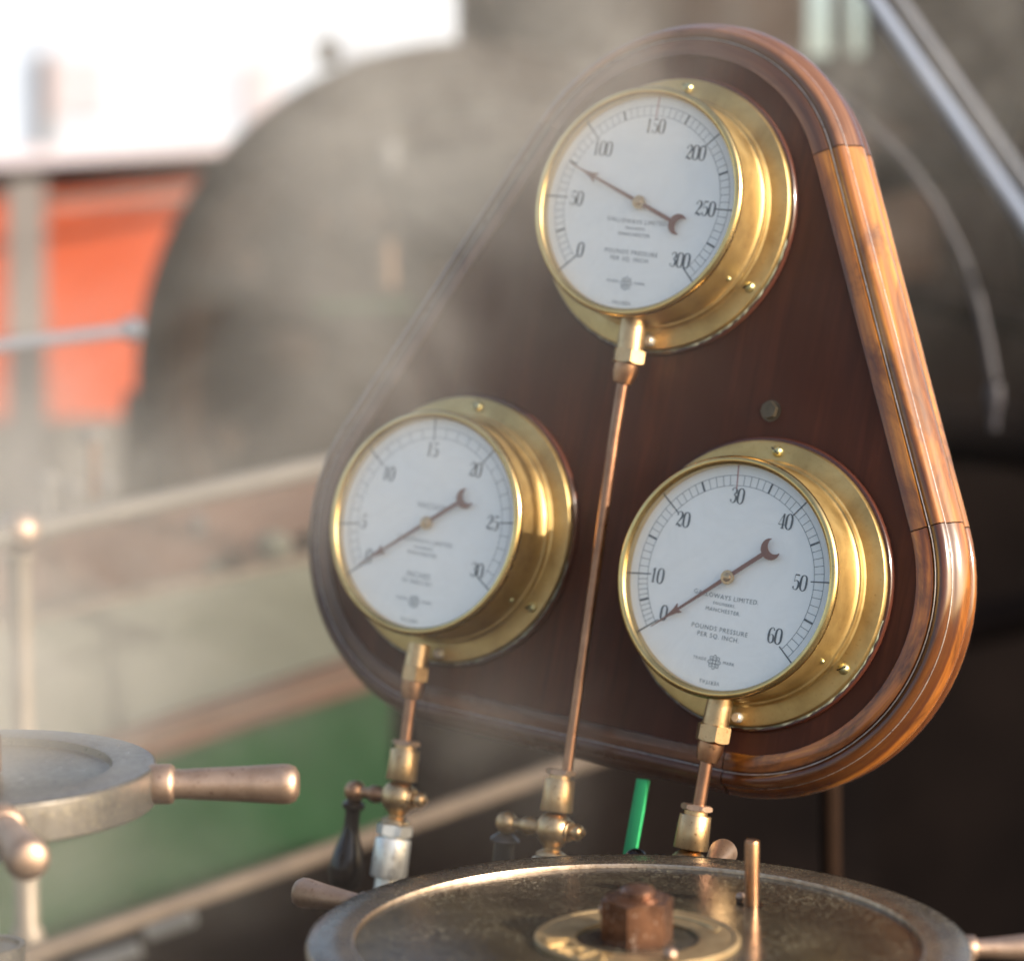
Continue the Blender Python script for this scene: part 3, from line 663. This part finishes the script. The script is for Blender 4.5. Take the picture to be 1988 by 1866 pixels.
bm = NB(); lathe(bm, [(nr*1.15, -0.0052), (nr*1.15, -0.0035), (nr*0.9, -0.0034)], 48); prism(bm, 6, nr, -0.0036, 0.0262, math.radians(12)); nut = obj('centre_nut', bm, M['nut'], big, angle=28)
bm = NB(); lathe(bm, [(0.0115, 0.026), (0.0115, 0.0305), (0.0098, 0.0325), (0.006, 0.0338), (0, 0.0342)], 36); lathe(bm, [(0.0165, 0.0262), (0.0165, 0.0275), (0.0115, 0.028)], 36); obj('stud_end', bm, M['nut'], nut)
def on_wheel(x, y, h=0.0):
    d = cv(((x-994)/FPX, (y-933)/FPX, 1.0)); t = (WC.z+h-CAM.z)/d.z; return CAM+d*t-WC
for (px, py, hh, r) in ((1176, 1766, 0.011, 0.0048), (1301, 1853, 0.003, 0.0046), (1438, 1741, 0.0005, 0.0034)):
    dx, dy, _ = on_wheel(px, py, hh)
    bm = NB(); ball(bm, (dx, dy, hh), r)
    if dx < 0: tube(bm, [(dx, dy, hh), (dx+0.012, dy+0.008, hh)], r*0.5, 10)
    else: tube(bm, [(dx, dy, -0.005), (dx, dy, 0.001)], r*0.6, 10)
    obj('oil_nipple', bm, M['nickel'], big)
# upright pin
pb = on_wheel(1459, 1758, -0.003); bm = NB(); lathe(bm, [(0.0051, 0), (0.0051, 0.0440), (0.0047, 0.0452), (0.0034, 0.0457), (0, 0.0457)], 32, mw=Matrix.Translation(pb))
obj('upright_pin', bm, M['bronze'], big)
bm = NB(); lathe(bm, [(0, 0.0005), (0.0085, 0.0004), (0.0088, -0.0004)], 32, mw=Matrix.Translation(pb)); obj('pin_socket', bm, M['dark_metal'], big)
for a in (3, 73.5, 147, 219, 291):
    wheel_handle(big, WC, math.radians(a), R-0.002, 0.066, 0.0068, 0.0108, -0.0115, M['nickel'])
bm = NB(); lathe(bm, [(0.035, -0.02), (0.03, -0.05), (0.022, -0.06), (0.022, -0.95)], 40); obj('stem', bm, M['steel'], big)

LC = at(-60, 1487, 1.75); LR = 361*1.75/FPX; R = LR
sm = thing('hand_wheel', 'smaller grey hand wheel at the left edge with round-ended bronze handles', 'hand wheel', Matrix.Translation(LC), 'flat hand wheels')
bm = NB(); lathe(bm, [(0, -0.0065), (0.74*R, -0.0065), (0.752*R, -0.0055), (0.762*R, -0.0008), (0.775*R, 0.0), (0.985*R, 0.0), (0.996*R, -0.001), (R, -0.003), (R, -0.026), (0.99*R, -0.0275), (0.75*R, -0.0275), (0.3*R, -0.03)], 160); obj('disc', bm, M['grey_wheel'], sm, angle=35)
bm = NB(); prism(bm, 6, 0.022, -0.0065, 0.022, 0.25); obj('centre_nut', bm, M['nut'], sm, angle=28)
for a in (0, 144, 216, 291): wheel_handle(sm, LC, math.radians(a), R-0.002, 0.101, 0.0108, 0.0138, -0.0125, M['nickel'])
bm = NB(); lathe(bm, [(0.03, -0.028), (0.026, -0.06), (0.018, -0.07), (0.018, -0.95)], 40); obj('stem', bm, M['steel'], sm)
# small cup below it
cp = at(-20, 1832, 1.72); bm = NB(); lathe(bm, [(0, -0.002), (0.019, -0.002), (0.020, 0), (0.0235, 0), (0.0235, -0.012), (0.015, -0.016), (0.012, -0.6)], 48)
tag(obj('oil_cup', bm, M['grey_wheel'], mw=Matrix.Translation(cp)), 'small pale metal oil cup in the lower left corner under the smaller wheel', 'oil cup')

# ------------------------------------------------------------------ handrails and posts
def rail(name, label, cat, pts, w, mat, group=None, extra=None):
    """pts: (x, y, z); w: half width px"""
    P = [at(*p) for p in pts]; bm = NB(); ws = w if isinstance(w, (list, tuple)) else [w]*len(pts)
    root = thing(name, label, cat, Matrix.Translation(P[0]), group)
    tube(bm, P, [ww*p[2]/FPX for ww, p in zip(ws, pts)], 24); child_world('rod', bm, mat, root)
    for (nm, x, y, z, r, mt) in (extra or []):
        bm = NB(); ball(bm, at(x, y, z), r*z/FPX); child_world(nm, bm, mt, root)
    return root
rail('handrail', 'grey metal handrail rising from the ball-topped post towards the vacuum gauge', 'handrail', [(-120, 1068, 2.5), (60, 1030, 2.62), (640, 902, 3.2), (900, 850, 3.7)], 21, M['grey_post'])
M['post_metal'] = paint('pale_worn_post', (0.21, 0.17, 0.13), (0.16, 0.13, 0.10), 0.45, 14, metallic=0.3)
root = thing('stanchion', 'pale metal post with a shiny ball top at the left edge', 'post', Matrix.Translation(at(35, 1030, 2.6)))
bm = NB(); a = at(37, 1032, 2.6); k = 2.6/FPX; T = Matrix.Translation(a)
lathe(bm, [(26*k, -45*k), (30*k, -52*k), (25*k, -60*k), (23*k, -70*k), (23*k, -780*k), (30*k, -790*k), (36*k, -810*k), (34*k, -850*k), (24*k, -860*k), (24*k, -2500*k)], 40, mw=T); child_world('pole', bm, M['post_metal'], root)
bm = NB(); ball(bm, a, 44*k); child_world('ball_joint', bm, M['nickel'], root)
rail('handrail', 'blue-grey rod ending in a ball in front of the red panels', 'handrail', [(-150, 690, 3.0), (255, 640, 3.3)], 12, M['grey_post2'], None, [('end_ball', 255, 640, 3.3, 24, M['grey_post2'])])
rail('pipe_rail', 'tan copper rail slanting low behind the cocks and across the green casing', 'rail', [(-60, 1900, 2.5), (80, 1848, 2.6), (560, 1680, 3.0), (1075, 1497, 3.4), (1200, 1455, 3.6)], [20, 20, 19, 17, 16], M['tan'])
rail('thin_rail', 'thin pinkish rail between the dark machinery and the pale panel', 'rail', [(-60, 1228, 2.9), (60, 1203, 3.0), (640, 1074, 3.6), (800, 1040, 3.8)], 8, M['tan'])
rail('diagonal_rod', 'bright blue-grey diagonal rod at the upper right', 'rod', [(1660, -45, 2.9), (1712, 30, 2.95), (2080, 560, 3.3)], 17, M['rail_steel'], 'diagonal rods')
rail('diagonal_rod', 'dimmer grey diagonal rod just behind the bright one', 'rod', [(1712, -45, 3.1), (2090, 500, 3.5)], 13, M['grey_post2'], 'diagonal rods')
rail('curved_pipe', 'thin curved grey pipe bending down beside the straight moulding', 'pipe', [(1600, 170, 3.3), (1690, 245, 3.3), (1760, 315, 3.3), (1820, 400, 3.3), (1870, 500, 3.3), (1900, 590, 3.3), (1916, 660, 3.3), (1930, 740, 3.3)], 9, M['dim_pipe'])
root = thing('oiler', 'small pale drip oiler at the end of the curved pipe', 'oiler', Matrix.Translation(at(1931, 790, 3.3)))
bm = NB(); k = 3.3/FPX; lathe(bm, [(0, 0), (13*k, -2*k), (16*k, -10*k), (16*k, -40*k), (10*k, -50*k), (8*k, -90*k)], 24, mw=Matrix.Translation(at(1931, 745, 3.3))); child_world('cup', bm, M['dim_pipe'], root)
rail('support_post', 'dim dark upright post below the wooden board', 'post', [(1610, 1380, 2.5), (1612, 1700, 2.5), (1614, 2400, 2.5)], 21, M['smokebox'])

M['dull_grey2'] = paint('dull_grey_metal', (0.13, 0.125, 0.125), (0.10, 0.095, 0.095), 0.6)
# whistle with copper stem and pale top, and small bright lubricators
root = thing('whistle_valve', 'small pale topped valve on a copper stem above the handrail', 'valve', Matrix.Translation(at(180, 845, 3.3)))
k = 3.3/FPX; bm = NB(); T = Matrix.Translation(at(180, 845, 3.3))
lathe(bm, [(0, 10*k), (20*k, 8*k), (22*k, -8*k), (10*k, -14*k)], 24, mw=T); ball(bm, at(158, 848, 3.3), 13*k); child_world('cap', bm, M['dull_grey2'], root)
bm = NB(); lathe(bm, [(9*k, -10*k), (9*k, -120*k)], 20, mw=T); child_world('stem', bm, M['copper'], root)
for i, (x, y, lb) in enumerate(((92, 932, 'small grey domed lubricator nearest the left edge'), (140, 950, 'small grey domed lubricator in the middle of three, the lowest'), (205, 940, 'small grey domed lubricator right of the copper stem'))):
    bm = NB(); ball(bm, at(x, y, 3.4), 19*3.4/FPX, sq=(1.2, 1, 0.8)); tube(bm, [at(x, y, 3.4), at(x, y+75, 3.4)], 0.006, 12)
    tag(obj('lubricator', bm, M['dull_grey2']), lb, 'lubricator', 'small lubricators above the handrail')

M['dull_fitting'] = paint('dull_brown_fitting', (0.16, 0.09, 0.05), (0.12, 0.07, 0.04), 0.6)
M['dull_grey'] = paint('dull_grey_fitting', (0.12, 0.12, 0.12), (0.09, 0.09, 0.09), 0.6)
# ------------------------------------------------------------------ the engine behind
eng = thing('steam_engine', 'large sooty black steam engine front with a wide chimney, out of focus behind the board', 'steam engine', Matrix.Translation((0, 5, 0)))
cc = at(905, 752, 4.9); RR = 668*4.9/FPX
axd = Vector((0.10, 0.99, 0.0)).normalized(); mwE = axis_frame(cc, cc+axd, Z3)
bm = NB(); lathe(bm, [(0, -0.02), (0.80*RR, 0.0), (0.82*RR, -0.03), (0.90*RR, -0.03), (0.93*RR, 0.01), (0.985*RR, 0.02), (RR, 0.05), (RR, 1.02), (0.9*RR, 1.05), (0, 1.05)], 96, mw=mwE); child_world('smokebox', bm, M['smokebox'], eng)
bm = NB(); lathe(bm, [(0, -0.11), (0.30*RR, -0.09), (0.62*RR, -0.04), (0.74*RR, 0.0)], 96, mw=mwE); child_world('smokebox_door', bm, M['smokebox'], eng)
bm = NB(); ctr = cc+axd*0.42; k = 4.9/FPX
cx_ = at(1226, 100, 5.2)
lathe(bm, [(0.356, 0.9), (0.356, 0.02), (0.354, -0.02), (0.362, -0.05), (0.40, -0.09), (0.50, -0.14), (0.62, -0.20), (0.62, -0.45)], 80, mw=Matrix.Translation(cx_)); child_world('chimney', bm, M['smokebox'], eng)
bm = NB(); slab(bm, [at(240, 760, 5.1), at(640, 730, 5.0), at(1560, 640, 5.0), at(1560, 2600, 5.0), at(100, 2600, 5.1), at(230, 1060, 5.1)], 0.3); child_world('frame_plate', bm, M['black_iron'], eng)
bm = NB(); tube(bm, [at(640, 128, 4.95), at(636, 95, 4.95), at(655, 88, 4.95)], 0.022, 12); child_world('lamp_iron', bm, M['smokebox'], eng)
bm = NB(); tube(bm, [at(752, 470, 4.55), at(755, 560, 4.55)], 0.012, 14); child_world('brass_handle', bm, M['dull_fitting'], eng)
bm = NB(); ball(bm, at(757, 305, 4.6), 0.016, sq=(1, 1, 2)); child_world('rivet_cap', bm, M['dull_grey'], eng)
bm = NB(); tube(bm, [at(610, 600, 4.5), at(800, 596, 4.5)], 0.012, 12); child_world('green_pipe', bm, M['green'], eng)
for (x, y, r, sx) in ((600, 430, 60, 1), (470, 520, 45, 1), (700, 420, 50, 1.4), (860, 560, 70, 1), (560, 690, 60, 1.3), (430, 860, 50, 1)):
    bm = NB(); ball(bm, at(x, y, 4.75), r*4.75/FPX*0.8, sq=(sx, 0.5, 1)); child_world('boss', bm, M['smokebox'], eng)

# dark cab and machinery filling the right side
cab = thing('engine_cab', 'dark brown engine cab side filling the right background', 'cab', Matrix.Translation((1.3, 5.4, 0)))
bm = NB(); slab(bm, [at(1705, -300, 5.3), at(2400, -300, 5.3), at(2400, 2600, 5.3), at(1500, 2600, 5.3), at(1500, 112, 5.3), at(1700, 106, 5.3)], 0.2); child_world('side_sheet', bm, M['black_iron'], cab)
bm = NB(); slab(bm, [at(1616, -200, 5.25), at(1640, -200, 5.25), at(1650, 120, 5.25), at(1622, 120, 5.25), at(1620, 60, 5.25)], 0.05); child_world('window_bar', bm, M['smokebox'], cab)
for (x0, y0, x1, y1, w) in ((1700, 330, 1990, 300, 50), (1690, 830, 2050, 860, 60), (1980, 200, 2080, 700, 55), (1720, 1250, 2040, 1180, 40), (1700, 560, 2040, 640, 26)):
    bm = NB(); tube(bm, [at(x0, y0, 4.5), at(x1, y1, 4.4)], w*4.5/FPX, 20); child_world('pipework', bm, M['black_iron'], cab)
bm = NB(); slab(bm, [at(1690, 270, 4.9), at(1760, 270, 4.9), at(1770, 400, 4.9), at(1700, 400, 4.9)], 0.04); child_world('grey_plate', bm, M['grey_post'], cab)

# green casing, pale panel, running board on the left
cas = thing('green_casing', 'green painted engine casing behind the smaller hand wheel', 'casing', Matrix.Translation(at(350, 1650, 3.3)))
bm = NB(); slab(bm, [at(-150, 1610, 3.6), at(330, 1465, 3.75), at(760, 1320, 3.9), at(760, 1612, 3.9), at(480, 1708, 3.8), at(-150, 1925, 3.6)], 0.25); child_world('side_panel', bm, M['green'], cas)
bm = NB(); slab(bm, [at(-150, 1650, 2.98), at(300, 1505, 3.26), at(1000, 1265, 3.96), at(1000, 1420, 3.96), at(300, 1560, 3.27), at(-150, 1690, 2.98)], 0.01)
bm.free()
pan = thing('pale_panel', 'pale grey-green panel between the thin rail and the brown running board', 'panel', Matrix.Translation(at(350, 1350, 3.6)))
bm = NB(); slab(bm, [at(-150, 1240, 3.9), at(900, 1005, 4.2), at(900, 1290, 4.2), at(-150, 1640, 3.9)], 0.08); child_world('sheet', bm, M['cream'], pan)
rb = thing('running_board', 'brown timber running board above the green casing', 'running board', Matrix.Translation(at(300, 1470, 3.3)))
for (o1, o2, z_, mt) in ((-62, 10, 0.0, 'brown_beam'), (-40, -18, -0.03, 'brown_trim')):
    bm = NB(); slab(bm, [at(-150, 1606+o1, 3.5+z_), at(1000, 1238+o1, 3.85+z_), at(1000, 1238+o2, 3.85+z_), at(-150, 1606+o2, 3.5+z_)], 0.03); child_world('plank' if mt != 'brown_trim' else 'trim_strip', bm, M[mt], rb)
mach = thing('dark_motion_work', 'dark blurred machinery under the grey handrail', 'machinery', Matrix.Translation(at(300, 1100, 3.9)))
bm = NB(); slab(bm, [at(-150, 1085, 3.95), at(1000, 820, 4.25), at(1000, 1030, 4.25), at(-150, 1290, 3.95)], 0.1); child_world('back_plate', bm, M['brown_beam'], mach)
for (x, y, w, h_, mt) in ((530, 1060, 60, 50, 'cream'), (600, 1050, 50, 40, 'smokebox'), (770//1.7, 1090, 60, 36, 'smokebox'), (420, 1100, 40, 30, 'cream'), (700, 990, 60, 30, 'smokebox')):
    bm = NB(); ball(bm, at(x, y, 3.6), 3.6/FPX*w*0.6, sq=(1, 0.5, h_/w)); child_world('bearing_cap', bm, M[mt], mach)
bm = NB(); ball(bm, at(385, 1020, 3.5), 3.5/FPX*20, sq=(0.7, 0.7, 1.2)); child_world('grease_cup', bm, M['dull_grey2'], mach)
low = thing('lower_motion', 'dark blurred machinery with bright steel ends below the tan rail', 'machinery', Matrix.Translation(at(400, 1850, 3.2)))
bm = NB(); slab(bm, [at(-150, 1800, 4.3), at(700, 1520, 4.4), at(720, 1330, 4.4), at(1700, 1250, 4.5), at(1700, 2500, 4.5), at(-150, 2500, 4.3)], 0.1); child_world('back_plate', bm, M['black_iron'], low)
for (x, y, w) in ((330, 1795, 46), (210, 1862, 60)):
    bm = NB(); tube(bm, [at(x-w, y+w*0.35, 3.3), at(x+w, y-w*0.35, 3.3)], 0.011, 16); child_world('steel_end', bm, M['dull_grey'], low)

# red wagon with grey posts
wag = thing('red_wagon', 'orange-red panelled wagon with grey posts and rails, out of focus at the left', 'wagon', Matrix.Translation(at(150, 950, 7.0)))
bm = NB(); slab(bm, [at(-400, 372, 7.0), at(500, 322, 7.4), at(500, 1300, 7.4), at(-400, 1300, 7.0)], 0.08); child_world('panel', bm, M['red'], wag)
bm = NB(); slab(bm, [at(-400, 350, 6.9), at(500, 290, 7.3), at(500, 320, 7.3), at(-400, 385, 6.9)], 0.12); child_world('top_rail', bm, M['black_iron'], wag)
bm = NB(); slab(bm, [at(95, 392, 6.95), at(500, 358, 7.3), at(500, 374, 7.3), at(95, 408, 6.95)], 0.03); child_world('middle_rail', bm, M['grey_post'], wag)
bm = NB(); slab(bm, [at(-400, 830, 6.84), at(500, 800, 7.2), at(500, 1300, 7.2), at(-400, 1300, 6.84)], 0.1); child_world('lower_board', bm, M['grey_post'], wag)
for x0, x1 in ((12, 88), (-300, -200)):
    bm = NB(); slab(bm, [at(x0, 350, 6.86), at(x1, 345, 6.88), at(x1+6, 1300, 6.88), at(x0+6, 1300, 6.86)], 0.06); child_world('post', bm, M['wagon_grey'], wag)
bm = NB(); slab(bm, [at(-400, 312, 7.6), at(500, 268, 7.9), at(500, 300, 7.9), at(-400, 350, 7.6)], 0.1); child_world('upper_board', bm, M['pink_canvas'], wag)

# white marquee and stalls far behind; wall extended to stand in for blown-out sky
mq = thing('marquee', 'long white marquee with open sides far behind the wagon', 'marquee', Matrix.Translation((-3, 22, 0)))
bm = NB(); slab(bm, [at(-900, -62, 20.2), at(1100, -62, 20.2), at(1100, -140, 23), at(-900, -140, 23)], 0.05); child_world('roof', bm, M['white_canvas'], mq)
bm = NB(); slab(bm, [at(-900, -60, 20.3), at(1100, -60, 20.3), at(1100, 420, 20.3), at(-900, 420, 20.3)], 0.05); child_world('sky_backing_wall', bm, M['white_canvas'], mq)
for x in (90, 700):
    bm = NB(); tube(bm, [at(x, 100, 20.24), at(x, 420, 20.24)], 0.045, 10); child_world('pole', bm, M['wagon_grey'], mq)
for i, (x0, x1, y0, y1, mt, lb) in enumerate(((100, 210, 110, 230, 'pink_canvas', 'pale pink display board inside the marquee'), (470, 540, 120, 240, 'pink_canvas', 'narrow pale display board near the engine chimney side of the marquee'), (-80, 80, 120, 300, 'white_canvas', 'white display board at the left end of the marquee'))):
    bm = NB(); slab(bm, [at(x0, y0, 20.27), at(x1, y0, 20.27), at(x1, y1, 20.27), at(x0, y1, 20.27)], 0.025)
    tag(obj('display_board', bm, M[mt]), lb, 'display board', 'display boards in the marquee')

# ------------------------------------------------------------------ drifting steam
def steam():
    m = bpy.data.materials.new('steam'); m.use_nodes = True; n = m.node_tree.nodes; l = m.node_tree.links; n.remove(n['Principled BSDF'])
    vol = n.new('ShaderNodeVolumePrincipled'); vol.inputs['Color'].default_value = (0.98, 0.92, 0.83, 1); vol.inputs['Anisotropy'].default_value = 0.0
    geo_ = n.new('ShaderNodeNewGeometry')
    def blob(c, sx, sy, sz, amp):
        a = n.new('ShaderNodeVectorMath'); a.operation = 'SUBTRACT'; a.inputs[1].default_value = c; l.new(geo_.outputs['Position'], a.inputs[0])
        b = n.new('ShaderNodeVectorMath'); b.operation = 'DIVIDE'; b.inputs[1].default_value = (sx, sy, sz); l.new(a.outputs[0], b.inputs[0])
        d = n.new('ShaderNodeVectorMath'); d.operation = 'DOT_PRODUCT'; l.new(b.outputs[0], d.inputs[0]); l.new(b.outputs[0], d.inputs[1])
        e1 = n.new('ShaderNodeMath'); e1.operation = 'MULTIPLY'; e1.inputs[1].default_value = -1.0; l.new(d.outputs['Value'], e1.inputs[0])
        e2 = n.new('ShaderNodeMath'); e2.operation = 'EXPONENT'; l.new(e1.outputs[0], e2.inputs[0])
        e3 = n.new('ShaderNodeMath'); e3.operation = 'MULTIPLY'; e3.inputs[1].default_value = amp; l.new(e2.outputs[0], e3.inputs[0]); return e3.outputs[0]
    tot = None
    for bl in BLOBS:
        s_ = blob(*bl)
        if tot is None: tot = s_
        else:
            ad = n.new('ShaderNodeMath'); ad.operation = 'ADD'; l.new(tot, ad.inputs[0]); l.new(s_, ad.inputs[1]); tot = ad.outputs[0]
    nz = n.new('ShaderNodeTexNoise'); nz.inputs['Scale'].default_value = 4.6; nz.inputs['Detail'].default_value = 3.0; nz.inputs['Distortion'].default_value = 1.8; l.new(geo_.outputs['Position'], nz.inputs['Vector'])
    mr = n.new('ShaderNodeMapRange'); mr.inputs[1].default_value = 0.43; mr.inputs[2].default_value = 0.61; mr.inputs[3].default_value = 0.10; mr.inputs[4].default_value = 2.6; l.new(nz.outputs[0], mr.inputs[0])
    mu = n.new('ShaderNodeMath'); mu.operation = 'MULTIPLY'; l.new(tot, mu.inputs[0]); l.new(mr.outputs[0], mu.inputs[1])
    l.new(mu.outputs[0], vol.inputs['Density']); l.new(vol.outputs[0], n['Material Output'].inputs['Volume'])
    bm = NB(); box(bm, (-0.05, 2.35, 1.55), (2.3, 2.5, 1.9)); tag(obj('steam', bm, m, smooth=False), 'thin pale steam drifting over the left and top of the board', 'steam', kind='stuff')
def bl(x, y, z, rx, rz, amp): p = at(x, y, z); return (tuple(p), rx*z/FPX, rz, rx*z/FPX, amp)
BLOBS = [bl(-120, 1260, 1.75, 470, 0.30, 1.05), bl(930, 160, 2.0, 400, 0.30, 0.75), bl(660, 330, 2.7, 240, 0.28, 0.32), bl(640, 800, 1.75, 270, 0.14, 0.66), bl(150, 1100, 2.8, 300, 0.35, 0.22), bl(1750, 120, 2.9, 380, 0.30, 0.28), bl(960, 1480, 1.82, 200, 0.10, 0.30), bl(60, 740, 2.3, 250, 0.25, 0.14)]
steam()
